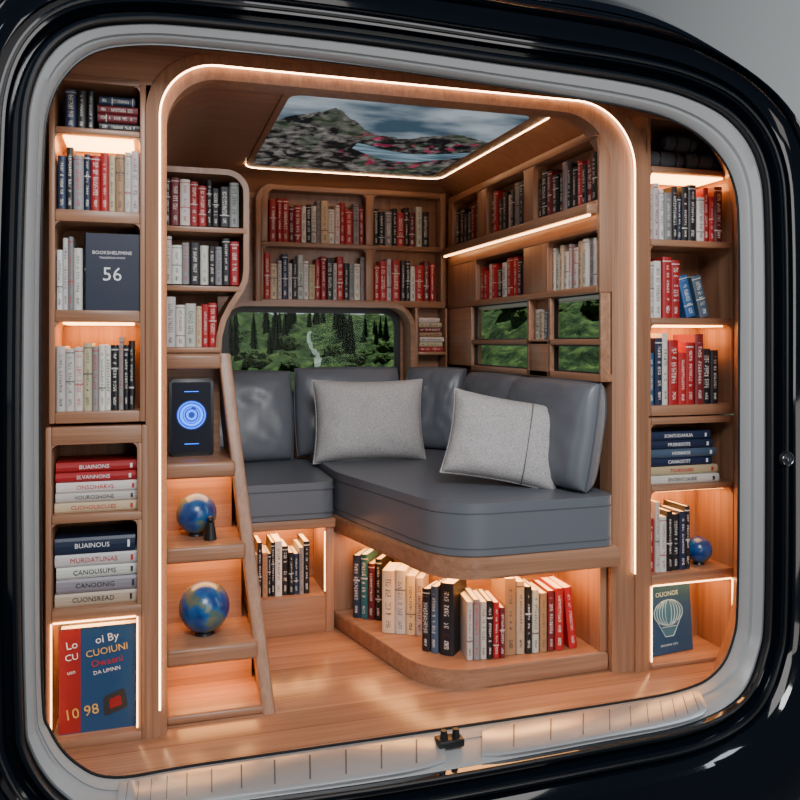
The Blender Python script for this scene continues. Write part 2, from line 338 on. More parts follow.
faces=[(j*q+i,(j+1)*q+i,(j+1)*q+i+1,j*q+i+1) for j in range(nv) for i in range(nu)]
me=bpy.data.meshes.new('screen'); me.from_pydata(verts,[],faces); ca=me.color_attributes.new('paint','FLOAT_COLOR','POINT')
cols=[]
for j in range(nv+1):
    for i in range(nu+1):
        c=paint(i/nu,j/nv); cols+=[c.x,c.y,c.z,1.0]
ca.data.foreach_set('color',cols)
pm=bpy.data.materials.new('screen_picture'); pm.use_nodes=True; nt=pm.node_tree; b=nt.nodes['Principled BSDF']; an=nt.nodes.new('ShaderNodeAttribute'); an.attribute_name='paint'
nt.links.new(an.outputs['Color'],b.inputs['Base Color']); nt.links.new(an.outputs['Color'],b.inputs['Emission Color']); b.inputs['Emission Strength'].default_value=.8; b.inputs['Roughness'].default_value=.6; b.inputs['Specular IOR Level'].default_value=.1
me.materials.append(pm); o=bpy.data.objects.new('screen',me); C.objects.link(o); o.parent=t
nn=len(rp)//4
path=[rp[3*nn+nn-1-k] for k in range(nn)]+[rp[2*nn+nn-1-k] for k in range(nn)]+[rp[nn+nn-1-k] for k in range(nn)]
bm=B(); tube(bm,[(p[0],p[1],sz-.002) for p in path],.0022,6); obj('light_strip',bm,LEDB,t)
# ---------------------------------------------------------------- books
COL={'k':('black',(.012,.012,.016)),'n':('navy',(.014,.028,.07)),'b':('blue',(.02,.10,.26)),'r':('red',(.40,.014,.018)),'d':('maroon',(.15,.015,.022)),'w':('white',(.64,.62,.58)),'c':('cream',(.60,.48,.32)),'g':('grey',(.24,.24,.25)),'t':('tan',(.36,.21,.115)),'s':('slate blue',(.07,.115,.17)),'e':('teal',(.02,.13,.14))}
def book(code,T,h,dp,label,group,M):
    r=thing('book',label,'book',group=group); r.matrix_world=M
    cn,c=COL[code]; j=random.uniform(.8,1.2); c=tuple(min(1,x*j*random.uniform(.93,1.07)) for x in c)
    w=T/2; e=min(.0013,w*.3); sp=min(.004,w*.6)
    outer=[(-w,dp),(-w,sp),(-w*.62,sp*.25),(0,0),(w*.62,sp*.25),(w,sp),(w,dp)]
    inner=[(-w+e,dp),(-w+e,sp+e*.5),(-w*.6,sp*.3+e),(0,e),(w*.6,sp*.3+e),(w-e,sp+e*.5),(w-e,dp)]
    verts=[];n=7
    for z in (0,h):
        verts+=[(x,y,z) for x,y in outer]+[(x,y,z) for x,y in inner]
    fs=[]
    for i in range(n-1):
        fs.append((i,i+1,14+i+1,14+i)); fs.append((7+i+1,7+i,21+i,21+i+1)); fs.append((i+1,i,7+i,7+i+1)); fs.append((14+i,14+i+1,21+i+1,21+i))
    fs.append((0,14,21,7)); fs.append((6,13,27,20))
    me=bpy.data.meshes.new('cover'); me.from_pydata(verts,[],fs); me.update()
    uv=me.uv_layers.new(name='UVMap')
    for p in me.polygons:
        isp=(p.index%4==0 and p.index//4 in (1,2,3,4) and p.index<24)
        for li in p.loop_indices:
            v=me.vertices[me.loops[li].vertex_index].co
            uv.data[li].uv=(v.x/w,v.z/h) if isp else (5,v.z/h)
    me.materials.append(BOOK)
    o=bpy.data.objects.new('cover',me); C.objects.link(o); o.parent=r; o.color=(*c,1)
    bm=B(); bx(bm,-w+e*1.05,w-e*1.05,sp+e,dp-.003,.002,h-.002,0); obj('page_block',bm,PAGES,r,smooth=False)
    return r
ORD=['first','second','third','fourth','fifth','sixth','seventh','eighth','ninth','tenth','eleventh','twelfth','thirteenth','fourteenth','fifteenth','sixteenth','seventeenth','eighteenth','nineteenth','twentieth','twenty-first','twenty-second']
def row(x,y,z,rz,W,codes,h0,h1,dp,phrase,group,lean=0,inset=.01):
    codes=codes.replace(' ',''); ws=[random.uniform(.7,1.4) for _ in codes]; s=W/sum(ws); u=Vector((math.cos(rz),math.sin(rz),0)); v=Vector((-math.sin(rz),math.cos(rz),0)); c=0
    for i,(k,wt) in enumerate(zip(codes,ws)):
        T=wt*s; h=random.uniform(h0,h1); p=Vector((x,y,z))+u*(c+T/2)+v*(inset+random.uniform(0,.008)); c+=T
        size='tall' if h>h0+.72*(h1-h0) else ('short' if h<h0+.25*(h1-h0) else ('thick' if wt>1.12 else ('slim' if wt<.88 else 'upright')))
        o=ORD[i] if i<=len(codes)*.6 else (ORD[len(codes)-1-i]); side='left' if i<=len(codes)*.6 else 'right'
        lab='%s %s book, %s from %s %s'%(size,COL[k][0],o,side,phrase)
        if o=='first': lab='%s %s book at %s end %s'%(size,COL[k][0],side,phrase)
        M=Matrix.Translation(p)@Matrix.Rotation(rz,4,'Z')
        book(k,T*.96,h,dp*random.uniform(.9,1),lab,group,M)
def stack(x,y,z,rz,codes,Ts,hs,dp,phrase,group,texts=None,inks=None):
    n=len(codes); c=z
    for i,k in enumerate(codes):
        T=Ts[i] if isinstance(Ts,(list,tuple)) else Ts; h=hs[i] if isinstance(hs,(list,tuple)) else hs
        w_={0:'bottom',n-1:'topmost'}.get(i, ORD[i]+' from bottom')
        M=Matrix.Translation((x+random.uniform(0,.004),y+random.uniform(0,.004),c+T/2))@Matrix.Rotation(rz+random.uniform(-.03,.03),4,'Z')@Matrix.Rotation(PI/2,4,'Y')
        r=book(k,T*.96,h,dp,'%s book lying %s %s'%(COL[k][0],w_,phrase),group,M); c+=T
        if texts and texts[i]:
            for ch in r.children:
                if ch.name.startswith('cover'):
                    for q in ch.data.uv_layers[0].data: q.uv=(5,0)
            textm(r,texts[i],min(T*.56,.0145),(0,-.0008,h*.46),(0,0,1),(-1,0,0),inks[i])
            boxobj('spine_mark',inks[i],r,-T*.22,T*.22,-.0006,.0006,h*.90,h*.93,bev=0)
    return c
def faceout(code,T,h,dp,label,group,x,y,z,yaw=0,pitch=0):
    M=Matrix.Translation((x,y,z))@Matrix.Rotation(yaw,4,'Z')@Matrix.Rotation(pitch,4,'X')@Matrix.Rotation(-PI/2,4,'Z')@Matrix.Translation((-T/2,0,0))
    return book(code,T,h,dp,label,group,M)
# ---------------------------------------------------------------- bookcases
def corner(t,cx,cz,sx,sz,r,y0,y1):
    pts=[(cx,cz)]+[(cx+sx*r*(1-math.cos(k*PI/12)),cz+sz*r*(1-math.sin(k*PI/12))) for k in range(7)]
    bm=B(); prism(bm,pts,'y',y0,y1); obj('corner_block',bm,WZ,t)
def case(name,label,loc,rz,W,D,rows,zbot,ztop,th=.012,back=True,lights=(),group=None,rc=.014,tl=None):
    t=thing(name,label,'bookcase',loc,rz,group)
    if tl:
        boxobj('side_panel',WZ,t,0,th,0,D,zbot,ztop-tl); boxobj('side_panel',WZ,t,W-th,W,0,D,zbot,ztop)
        bm=B(); sweep(bm,arc(tl,ztop-tl,tl,180,90,10),-.02,-.002,D-.008); obj('rounded_corner',bm,WZ,t)
    else:
        for a,b_ in ((0,th),(W-th,W)): boxobj('side_panel',WZ,t,a,b_,0,D,zbot,ztop)
    if back: boxobj('back_panel',WZ,t,th*.5,W-th*.5,D-.008,D,zbot+.003,ztop-(tl if tl else .003))
    if back and tl: boxobj('back_panel',WZ,t,tl,W-th*.5,D-.008,D,ztop-tl,ztop-.003)
    edges=[zbot]+[q for r in rows for q in r[:2]]+[ztop]
    for i in range(0,len(edges),2):
        x0_=tl if (tl and i+1==len(edges)-1) else th
        if edges[i+1]-edges[i]>.001: boxobj('shelf',WX,t,x0_,W-th,-.002,D-.008,edges[i],edges[i+1],bev=.003)
    for z0,z1,ops in rows:
        x=th
        for a,b_ in ops:
            if a-x>.004: boxobj('divider',WZ,t,x,a,0,D-.008,z0,z1)
            x=b_
            if rc:
                corner(t,a,z1,1,-1,rc,.001,D-.012); corner(t,b_,z1,-1,-1,rc,.001,D-.012)
        if W-th-x>.004: boxobj('divider',WZ,t,x,W-th,0,D-.008,z0,z1)
    for (i,mode) in lights:
        z0,z1,ops=rows[i]
        for a,b_ in ops:
            boxobj('added_glow_panel',PANEL,t,a+.014,b_-.014,.018,D-.02,z1-.004,z1-.0005,bev=0)  # added glowing sheet under the shelf, so the niche looks lit
            if 't' in mode: boxobj('light_strip',LED,t,a+.003,b_-.003,-.0035,-.0015,z1-.002,z1+.001,bev=0)
            if 's' in mode: boxobj('light_strip',LED,t,b_-.001,b_+.002,-.0035,-.0005,z0+.008,z1-.002,bev=0)
            if 'l' in mode: boxobj('light_strip',LED,t,a-.002,a+.001,-.0035,-.0005,z0+.008,z1-.002,bev=0)
    return t
YF=.145
LX0,LX1=-.206,-.009; W=LX1-LX0; o1=[(.012,W-.012)]
LTr=[(.72,.913,o1),(.939,1.129,o1),(1.155,1.318,o1),(1.332,1.43,o1)]
case('bookcase','tall upper wooden bookcase beside the left end of the arch',(LX0,YF,0),0,W,.17,LTr,.695,1.45,lights=((0,'p'),(2,'p')))
LLr=[(.02,.272,o1),(.297,.482,o1),(.500,.650,o1)]
case('bookcase','lower left wooden bookcase holding two lying stacks and a big front-facing book',(LX0-.006,YF-.008,0),0,W+.01,.18,LLr,.0,.688,lights=((0,'tsl'),))
g='books in the left tower'
row(LX0+.016,YF,1.155,0,.168,'nkgnrrctww',.115,.138,.12,'on lit second shelf of left tower',g)
row(LX0+.014,YF,.939,0,.052,'wwgw',.125,.16,.12,'beside the front-facing navy book, left tower',g)
f=faceout('n',.03,.168,.115,'large navy book standing front-out with the number 56',g,LX0+.069,YF+.012,.939); recolor(f,(.010,.018,.045))
textm(f,'56',.042,(.0155,.058,.078),(0,1,0),(0,0,1),INKW); textm(f,'BOOKSHELFMINE',.0105,(.0155,.058,.126),(0,1,0),(0,0,1),INKW); textm(f,'THANDELIN ONOIS',.006,(.0155,.058,.115),(0,1,0),(0,0,1),INKW)
row(LX0+.013,YF,.72,0,.160,'wwwcgwwkgkk',.135,.172,.12,'on lit fourth shelf of left tower',g)
row(LX0+.03,YF,1.332,0,.06,'nkk',.07,.088,.1,'on top shelf of left tower',g)
stack(LX0+.096,YF+.01,1.332,0,'kddn',.019,[.085,.082,.084,.075],.1,'in dark stack on left tower top shelf',g)
stack(LX0+.010,YF+.008,.500,0,'cwwrr',[.022,.021,.023,.021,.022],[.172,.17,.172,.166,.168],.12,'in red and white stack, lower left bookcase',g,['CUOHOUSCUIES','VOUROSHONE','ONSOHARVS','SLVANNONS','BUAINONS'],[INKR,INKK,INKR,INKW,INKW])
stack(LX0+.010,YF+.008,.297,0,'cgwwn',[.029,.031,.026,.027,.036],[.17,.172,.168,.172,.165],.12,'in pale stack beneath navy volume, lower left',g,['CUONSREAD','CANOONIG','CANOUSUMS','MURDATUNAS','BUAINOUS'],[INKK,INKK,INKK,INKR,INKW])
f=faceout('b',.03,.228,.166,'big front-facing book, red at left and blue at right, in lit bottom left niche',g,LX0+.016,YF+.018,.02); recolor(f,(.014,.065,.17))
boxobj('red_cover_panel',REDP,f,.0150,.0158,.002,.046,.002,.226,bev=0)
X_=.0165; ta=(0,1,.13); tb_=(0,-.13,1)
textm(f,'Lo',.024,(X_,.028,.192),ta,tb_,INKW); textm(f,'oi By',.024,(X_,.100,.201),ta,tb_,INKW)
textm(f,'CU',.020,(X_,.028,.166),ta,tb_,INKW); textm(f,'CUOIUNI',.021,(X_,.100,.174),ta,tb_,INKY); textm(f,'Owaeni',.021,(X_,.100,.150),ta,tb_,INKR)
textm(f,'DA UMNN',.012,(X_,.100,.130),ta,tb_,INKW); textm(f,'uan',.012,(X_,.027,.134),ta,tb_,INKW); textm(f,'10',.032,(X_,.028,.042),ta,tb_,INKY); textm(f,'98',.032,(X_,.068,.047),ta,tb_,INKY)
bm=B(); prism(bm,rpoly([(.094,.03),(.144,.045),(.137,.088),(.092,.072)],.008,4),'x',.0152,.0166); obj('cover_emblem',bm,INKK,f)
bm=B(); prism(bm,rpoly([(.106,.045),(.132,.052),(.127,.074),(.105,.066)],.004,3),'x',.0165,.0172); obj('cover_emblem',bm,REDP,f)
RX0,RX1=1.265,1.545; W=RX1-RX0; o1=[(.012,W-.012)]
RTr=[(.70,.916,o1),(.935,1.127,o1),(1.145,1.325,o1),(1.34,1.47,o1)]
case('bookcase','upper wooden bookcase on the right of the arch',(RX0,YF,0),0,W,.15,RTr,.672,1.485,lights=((0,'p'),(2,'p')))
RLr=[(.012,.222,o1),(.25,.47,o1),(.486,.65,o1)]
case('bookcase','lower right wooden bookcase with a lit bottom niche',(RX0-.003,YF-.006,0),0,W+.003,.16,RLr,.0,.668,lights=((0,'tsl'),(1,'p')))
g='books in the right tower'
row(RX0+.016,YF,1.145,0,.235,'wwwgknkkwrrd',.12,.155,.11,'on second shelf of right tower',g)
row(RX0+.014,YF,.935,0,.042,'ww',.15,.165,.11,'beside a red book, right tower',g)
row(RX0+.058,YF,.935,0,.058,'rr',.145,.165,.11,'beside two tilted blue ones, right tower',g)
for i,xx in enumerate((.152,.196)):
    M=Matrix.Translation((RX0+xx,YF+.015,.940))@Matrix.Rotation(-.26,4,'Y')
    book('b' if i==0 else 's',.030,.115,.1,['blue book tilting left on third shelf of right tower','slate blue book tilting against the other, right tower'][i],g,M)
row(RX0+.016,YF,.70,0,.225,'bnwrrrdkk',.14,.195,.11,'on fourth shelf of right tower',g)
def roll(label,x,z,L_,R_):
    t=thing('rolled_cloth',label,'rolled cloth',(x,YF+.035,z),group='dark rolled cloths on the right tower top shelf')
    bm=B(); rings=[]
    for k in range(13):
        s=-1+2*k/12; rr_=R_*(1-abs(s)**8*.35)*(1+.05*math.sin(k*2.1)); rings.append([(s*L_/2,rr_*math.cos(2*PI*j/20),R_+rr_*math.sin(2*PI*j/20)) for j in range(20)])
    loft(bm,rings); 
    for q in (rings[0],rings[-1]): bm.faces.new([bm.verts.new(p) for p in q])
    obj('roll_body',bm,CLOTH,t)
    for s in (-.45,.45):
        bm=B(); tube(bm,[(s*L_/2,(R_*1.06)*math.cos(2*PI*j/20),R_+(R_*1.04)*math.sin(2*PI*j/20)) for j in range(20)],.0025,5,True); obj('strap',bm,RUB,t)
roll('long dark rolled cloth lying at left on right tower top shelf',RX0+.075,1.341,.11,.024); roll('dark rolled cloth lying at right on right tower top shelf',RX0+.195,1.341,.11,.025); roll('dark rolled cloth resting on top of the two others',RX0+.125,1.392,.10,.022)
stack(RX0+.015,YF+.01,.486,0,'wcnsnn',.0235,[.215,.22,.20,.21,.2,.195],.11,'in navy topped stack, lower right bookcase',g,['ENTENTOASRE','TOUNONIRS','CANAOSTIT','HONNOS','MUSNDOTS','SONTUDANUA'],[INKK,INKR,INKW,INKW,INKW,INKW])
row(RX0+.014,YF,.25,0,.135,'rwwkknk',.14,.19,.11,'beside the small globe, lower right bookcase',g)
f=faceout('b',.03,.192,.155,'blue picture book with a pale balloon drawing leaning in the lit corner niche',g,RX0+.030,YF+.035,.014,yaw=.12,pitch=-.08)
recolor(f,(.012,.07,.16))
def ell(a,b_,cx,cz,x=.016,n=24): return [(x,cx+a*math.cos(2*PI*k/n),cz+b_*math.sin(2*PI*k/n)) for k in range(n)]
bm=B(); prism(bm,[(p[1],p[2]) for p in ell(.050,.034,.074,.110)],'x',.0148,.0154); obj('balloon_drawing',bm,INKC,f)
bm=B(); prism(bm,[(.05,.072),(.098,.072),(.088,.046),(.060,.046)],'x',.0148,.0153); obj('basket_drawing',bm,INKC,f)
for a_ in (.050,.041,.032,.022,.011):
    bm=B(); tube(bm,ell(a_,.034,.074,.110),.0013,5,True); obj('drawn_line',bm,INKL,f)
for p0,p1 in (((.030,.096),(.060,.046)),((.118,.096),(.088,.046)),((.060,.046),(.088,.046)),((.050,.072),(.098,.072))):
    bm=B(); tube(bm,[(.016,*p0),(.016,*p1)],.0013,5); obj('drawn_line',bm,INKL,f)
textm(f,'OUONOS',.018,(.0155,.072,.160),(0,1,0),(0,0,1),INKL); textm(f,'onooms oirs',.012,(.0155,.072,.024),(0,1,0),(0,0,1),INKL)
# column unit (inside left) + ladder
t=thing('bookcase','narrow curved bookcase standing on top of the step unit','bookcase',(0,.45,0))
g='books in the curved column'
side=[(.252,1.25),(.252,1.06),(.248,1.03),(.235,1.0),(.212,.965),(.192,.925),(.182,.885),(.178,.842)]
bm=B(); pl=[(.036,1.325),(.17,1.325)]+arc(.192,1.265,.06,90,8,8)+side; sweep(bm,pl,-.015,0,.2); obj('curved_side_panel',bm,WZ,t)
boxobj('side_panel',WZ,t,.018,.034,0,.2,.842,1.327); boxobj('back_panel',WZ,t,.03,.245,.19,.198,1.0,1.315); boxobj('back_panel',WZ,t,.03,.185,.19,.198,.845,1.0)
for z,xr in ((1.157,.24),(1.003,.225),(.842,.17)): boxobj('shelf',WX,t,.034,xr+.006,-.001,.19,z,z+.014)
row(.037,.45,1.175,0,.19,'kdwrrkkkg',.10,.125,.12,'on the curved column top shelf',g)
row(.037,.45,1.021,0,.19,'wwgkwkgkr',.10,.125,.12,'on the curved column middle shelf',g)
row(.037,.45,.857,0,.132,'wwwcrr',.105,.132,.12,'on the curved column lowest shelf',g)
t=thing('step_ladder','wooden step unit with four lit niches and a slanted rail','steps',(0,0,0))
def railx(z): return .258-.098*z
bm=B(); pts=[(.20,0),(.65,0),(.65,.84),(.44,.84)]; prism(bm,pts,'x',0,.016,.002,1)
for v in bm.verts: v.co.x+=railx(v.co.z)
obj('rail',bm,WZ,t)
bm=B(); prism(bm,[(.175,0),(.20,0),(.44,.84),(.415,.84)],'x',-.008,.024,.005,3)
for v in bm.verts: v.co.x+=railx(v.co.z)
obj('slanted_edge',bm,WZ,t)
boxobj('side_panel',WZ,t,.018,.034,.165,.65,0,.84)
def fy(z): return .19+.24*z/.85
for (z0,z1,ex) in ((0,.022,.0),(.122,.164,.012),(.343,.383,.012),(.535,.575,.01),(.80,.84,0)):
    boxobj('step',WX,t,.034,railx(z1)+.002,fy(z0)-ex-.012,.635,z0,z1,bev=.009,seg=3)
for (z0,z1) in ((.022,.122),(.164,.343),(.383,.535)):
    y=fy(z1); boxobj('added_glow_panel',PANEL,t,.045,railx(z1)-.008,y+.015,y+.11,z1-.004,z1-.0005,bev=0)  # glowing sheet added under each step to light the niche
for (z0,z1) in ((.022,.122),(.164,.343),(.383,.535),(.575,.80)):
    boxobj('niche_back',WX,t,.034,railx(z1),fy(z0)+.15,fy(z0)+.156,z0,z1,bev=0)
def globemat():
    m=mat('globe_map',(.02,.12,.4),.3,coat=.4); nt=m.node_tree; N=nt.nodes.new; L=nt.links.new; b=nt.nodes['Principled BSDF']; tc=N('ShaderNodeTexCoord'); n=N('ShaderNodeTexNoise'); n.inputs['Scale'].default_value=20; n.inputs['Detail'].default_value=7
    L(tc.outputs['Object'],n.inputs['Vector']); r=N('ShaderNodeValToRGB'); e=r.color_ramp.elements; e[0].position=.53; e[0].color=(.008,.11,.34,1); e[1].position=.55; e[1].color=(.07,.14,.12,1); x=e.new(.66); x.color=(.14,.16,.12,1); x=e.new(.38); x.color=(.004,.035,.18,1)
    L(n.outputs['Fac'],r.inputs['Fac']); L(r.outputs['Color'],b.inputs['Base Color']); return m
GM=globemat()
def globe(label,p,R,figure=False):
    t=thing('globe',label,'globe',p)
    bm=B(); bmesh.ops.create_uvsphere(bm,u_segments=32,v_segments=20,radius=R,matrix=Matrix.Translation((0,0,R+.004))); obj('sphere',bm,GM,t)
    bm=B(); bmesh.ops.create_cone(bm,segments=24,radius1=R*.42,radius2=R*.32,depth=.008,cap_ends=True,matrix=Matrix.Translation((0,0,.004))); obj('base',bm,RUB,t)
    if figure:
        tf=thing('figurine','tiny black figurine in front of the upper globe','figurine',(p[0]+.03,p[1]-.058,p[2]))
        bm=B(); bmesh.ops.create_icosphere(bm,subdivisions=2,radius=.009,matrix=Matrix.Translation((0,0,.048))); obj('head',bm,RUB,tf)
        bm=B(); bmesh.ops.create_cone(bm,segments=14,radius1=.016,radius2=.010,depth=.042,cap_ends=True,matrix=Matrix.Translation((0,0,.021))); obj('body',bm,RUB,tf)
    return t
globe('blue globe in the middle niche of the step unit, above the larger one',(.112,.38,.384),.050,True)
globe('larger blue globe in the lower lit niche of the step unit',(.126,.29,.165),.060)
globe('small globe at right end of a book row in lower right bookcase',(RX0+.20,YF+.05,.251),.036)
t=thing('tablet','black tablet with glowing blue rings standing in the step unit niche','tablet',(.103,.435,.576)); t.rotation_euler=(-.08,0,0)
bm=B(); prism(bm,rrect(-.056,.056,0,.2,.012),'y',0,.009,.002,2); obj('case',bm,RUB,t)
bm=B(); prism(bm,rrect(-.049,.049,.010,.190,.006),'y',-.0008,.001); obj('screen',bm,SCRB,t)
bm=B(); prism(bm,[(p[1],p[2]) for p in ell(.038,.038,0,.105)],'y',-.0012,-.0006); obj('glowing_disc',bm,GLOWD,t)
for R_,r_,a0,a1 in ((.034,.0012,0,348),(.026,.0032,0,348),(.019,.0012,90,420),(.011,.0028,0,348)):
    bm=B(); tube(bm,[(R_*math.cos(math.radians(a)),-.002,.105+R_*math.sin(math.radians(a))) for a in range(a0,a1+1,12)],r_,6,a1-a0==348); obj('glowing_ring',bm,GLOW,t)
for z_ in (.165,.03): boxobj('caption_line',GLOW,t,-.018,.018,-.0016,-.0008,z_,z_+.0015,bev=0)
# back wall unit
BX0,BY=.372,1.3
t=case('bookcase','long wooden bookcase above the rear window',(BX0,BY-.01,0),0,.745,.07,[(1.03,1.225,[(.030,.42),(.45,.733)]),(1.243,1.435,[(.045,.42),(.45,.733)])],1.004,1.457,th=.02,tl=.065,rc=.02)
g='books above the rear window'
row(BX0+.052,BY-.01,1.243,0,.362,'rrrdrwkwgcwwrrgr',.13,.165,.055,'on upper shelf above rear window',g,inset=.004)
row(BX0+.454,BY-.01,1.243,0,.225,'kkgkrkdwk',.13,.16,.055,'on upper right shelf above rear window',g,inset=.004)
row(BX0+.033,BY-.01,1.03,0,.385,'rcwnwkwwcrrkwrkgwg',.13,.172,.055,'on lower shelf above rear window',g,inset=.004)
row(BX0+.454,BY-.01,1.03,0,.25,'rrwrkkwrdr',.135,.165,.055,'on lower right shelf above rear window',g,inset=.004)
t=thing('corner_niche','small rounded wooden corner niche right of the rear window','shelf',(.985,1.27,0))
boxobj('side_panel',WZ,t,0,.012,0,.085,.77,1.003); boxobj('shelf',WX,t,.012,.125,0,.085,.82,.832); boxobj('side_panel',WZ,t,.125,.132,0,.085,.77,1.003)
stack(1.003,1.28,.832,0,'rcwtdcw',.019,[.098,.095,.1,.092,.088,.094,.085],.06,'in the corner niche stack','books in the corner niche')
RO=(XW,1.285,0)
t=case('bookcase','long wooden bookcase along the right wall over the side windows',RO,-PI/2,1.135,.15,[(1.02,1.165,[(.285,.68),(.84,1.123)]),(1.245,1.41,[(.05,.30),(.38,.68),(.75,1.123)])],1.001,1.435,rc=.016)
boxobj('ledge',WX,t,.02,1.13,-.035,0,1.205,1.235,bev=.008)
boxobj('light_strip',LED,t,.03,1.125,-.028,-.021,1.2,1.2055,bev=0)
g='books along the right wall'
def rrow(lx,z,W_,codes,h0,h1,phrase): row(XW,1.285-lx,z,-PI/2,W_,codes,h0,h1,.11,phrase,g)
rrow(.054,1.245,.24,'kknkdk',.11,.14,'in the far top cubby, right wall')
rrow(.384,1.245,.29,'krkkwkgkk',.11,.145,'in the middle top cubby, right wall')
rrow(.755,1.245,.365,'kkdkkgkkrkdkk',.11,.148,'in the nearest top cubby, right wall')
rrow(.29,1.02,.38,'rrwrkwrrkr',.10,.13,'below light ledge, right wall far cubby')
rrow(.845,1.02,.275,'wwcwwgwcwgww',.105,.135,'below light ledge, right wall near cubby')
row(XW+.003,.55,.876,-PI/2,.10,'wcs',.085,.1,.016,'in the little slot between side windows','booklets between side windows',inset=0)
# ---------------------------------------------------------------- bench
t=thing('rear_bench','low wooden rear bench base with a lit book niche','bench',(0,0,0))
zt=.343
boxobj('top_board',WX,t,.04,.532,.655,1.3,.315,zt,bev=.004)
for a_ in ((.25,.272),(.505,.53),(.04,.06)): boxobj('side_panel',WZ,t,*a_,.668,1.28,0,.315)
boxobj('plinth',WX,t,.272,.505,.668,1.28,0,.112,bev=.003); boxobj('plinth',WX,t,.06,.25,.668,1.28,0,.315,bev=.003)
boxobj('back_panel',WX,t,.272,.505,.86,.87,.112,.315)
boxobj('added_glow_panel',PANEL,t,.28,.497,.69,.83,.310,.3148,bev=0); boxobj('light_strip',LED,t,.502,.5045,.675,.679,.12,.30,bev=0)  # the panel is an added glow filling the bench niche
row(.276,.68,.112,0,.185,'ttktkkwkkngk',.12,.165,.12,'in the rear bench niche','books in the rear bench niche')
t=thing('chaise_bench','wooden chaise bench base with rounded open book tray underneath','bench',(0,0,0))
XR=1.158
tp=rpoly([(.536,.70),(.680,.105),(XR,.105),(XR,1.28),(.536,1.28)],[0,.13,0,0,0],14)
bm=B(); prism(bm,tp,'z',.29,.343,.010,4); obj('top_board',bm,WX,t)
tr=rpoly([(.534,.70),(.668,.158),(XR,.165),(XR,.72),(.534,.72)],[0,.14,0,0,0],14)
bm=B(); prism(bm,tr,'z',0,.05,.008,3); obj('tray',bm,WX,t)
bm=B(); inn=rpoly([(.70,.72),(.80,.42),(XR-.01,.40),(XR-.01,.72)],[0,.08,0,0],6); prism(bm,inn,'z',.05,.29); obj('back_panel',bm,WX,t)
boxobj('side_panel',WZ,t,.535,.71,.70,.72,.05,.29); boxobj('side_panel',WZ,t,XR-.02,XR,.17,.45,.05,.29)
pa=[(.575,.67),(.61,.55),(.65,.41),(.69,.29),(.75,.195),(.84,.165),(1.12,.165)]; pb=[(.66,.68),(.70,.58),(.74,.46),(.78,.38),(.84,.34),(.90,.33),(1.12,.33)]
bm=B(); loft(bm,[[(p[0],p[1],.2885) for p in pa],[(p[0],p[1],.2885) for p in pb],[(p[0],p[1],.2895) for p in pb],[(p[0],p[1],.2895) for p in pa]],False); obj('added_glow_panel',bm,PANEL,t)  # glowing sheet added under the top board to light the tray
g='books in the chaise tray'
def tb(k,x,y,ang,T,h,dp,lab,lean=0):
    M=Matrix.Translation((x,y,.0515))@Matrix.Rotation(math.radians(ang),4,'Z')@Matrix.Rotation(math.radians(lean),4,'Y'); return book(k,T,h,dp,lab,g,M)
tray=[('n',.585,.615,-35,.022,.185,.12,'navy book at far left end of the chaise tray'),('e',.604,.600,-35,.022,.19,.12,'teal book second from far end of the chaise tray'),('d',.623,.587,-35,.02,.165,.12,'maroon book third from far end of the chaise tray'),
('k',.641,.574,-35,.02,.18,.12,'black book behind the cream volumes in the chaise tray'),
('c',.640,.465,-30,.036,.175,.10,'thick cream book in the chaise tray, first of the pale ones'),('w',.670,.448,-30,.03,.178,.10,'white book between cream ones in the chaise tray'),('c',.696,.433,-30,.026,.165,.10,'slimmer cream book next to the white one, chaise tray'),
('w',.718,.420,-30,.02,.16,.10,'short white book before the black group, chaise tray'),
('k',.697,.308,-45,.022,.165,.09,'slim black book left of the big black one, chaise tray'),('s',.714,.290,-45,.02,.175,.09,'slate blue book beside the big black one, chaise tray'),('k',.740,.264,-42,.038,.188,.10,'big thick black book at the rounded tray corner'),
('w',.787,.215,-8,.016,.15,.11,'slim white book just right of the big black one'),('g',.805,.212,-8,.016,.155,.11,'grey book after the slim white one, chaise tray'),('w',.823,.210,-8,.016,.148,.11,'white book after the grey one, chaise tray'),('k',.840,.208,-8,.015,.15,.11,'black book in the middle of the chaise tray'),('r',.857,.206,-8,.016,.145,.11,'red book left of the tan pair, chaise tray'),('d',.873,.204,-8,.014,.13,.11,'short maroon book left of the tan pair, chaise tray'),
('t',.902,.216,-4,.03,.2,.11,'tall tan book in the chaise tray'),('c',.930,.214,-4,.022,.19,.11,'tall cream book right of the tan one, chaise tray'),('k',.952,.212,-4,.018,.175,.11,'slim black book right of the tall cream one'),('w',.972,.211,-4,.018,.165,.11,'white book before the last red books, chaise tray'),('t',.994,.210,-4,.02,.155,.11,'short tan book before the last red books'),('d',1.016,.209,-4,.018,.16,.11,'maroon book third from the tray right end'),('r',1.040,.208,-4,.024,.165,.11,'thick red book second from the tray right end')]
for a in tray: tb(*a)
tb('r',1.084,.212,0,.024,.165,.11,'red book tilting at the tray right end',-6)
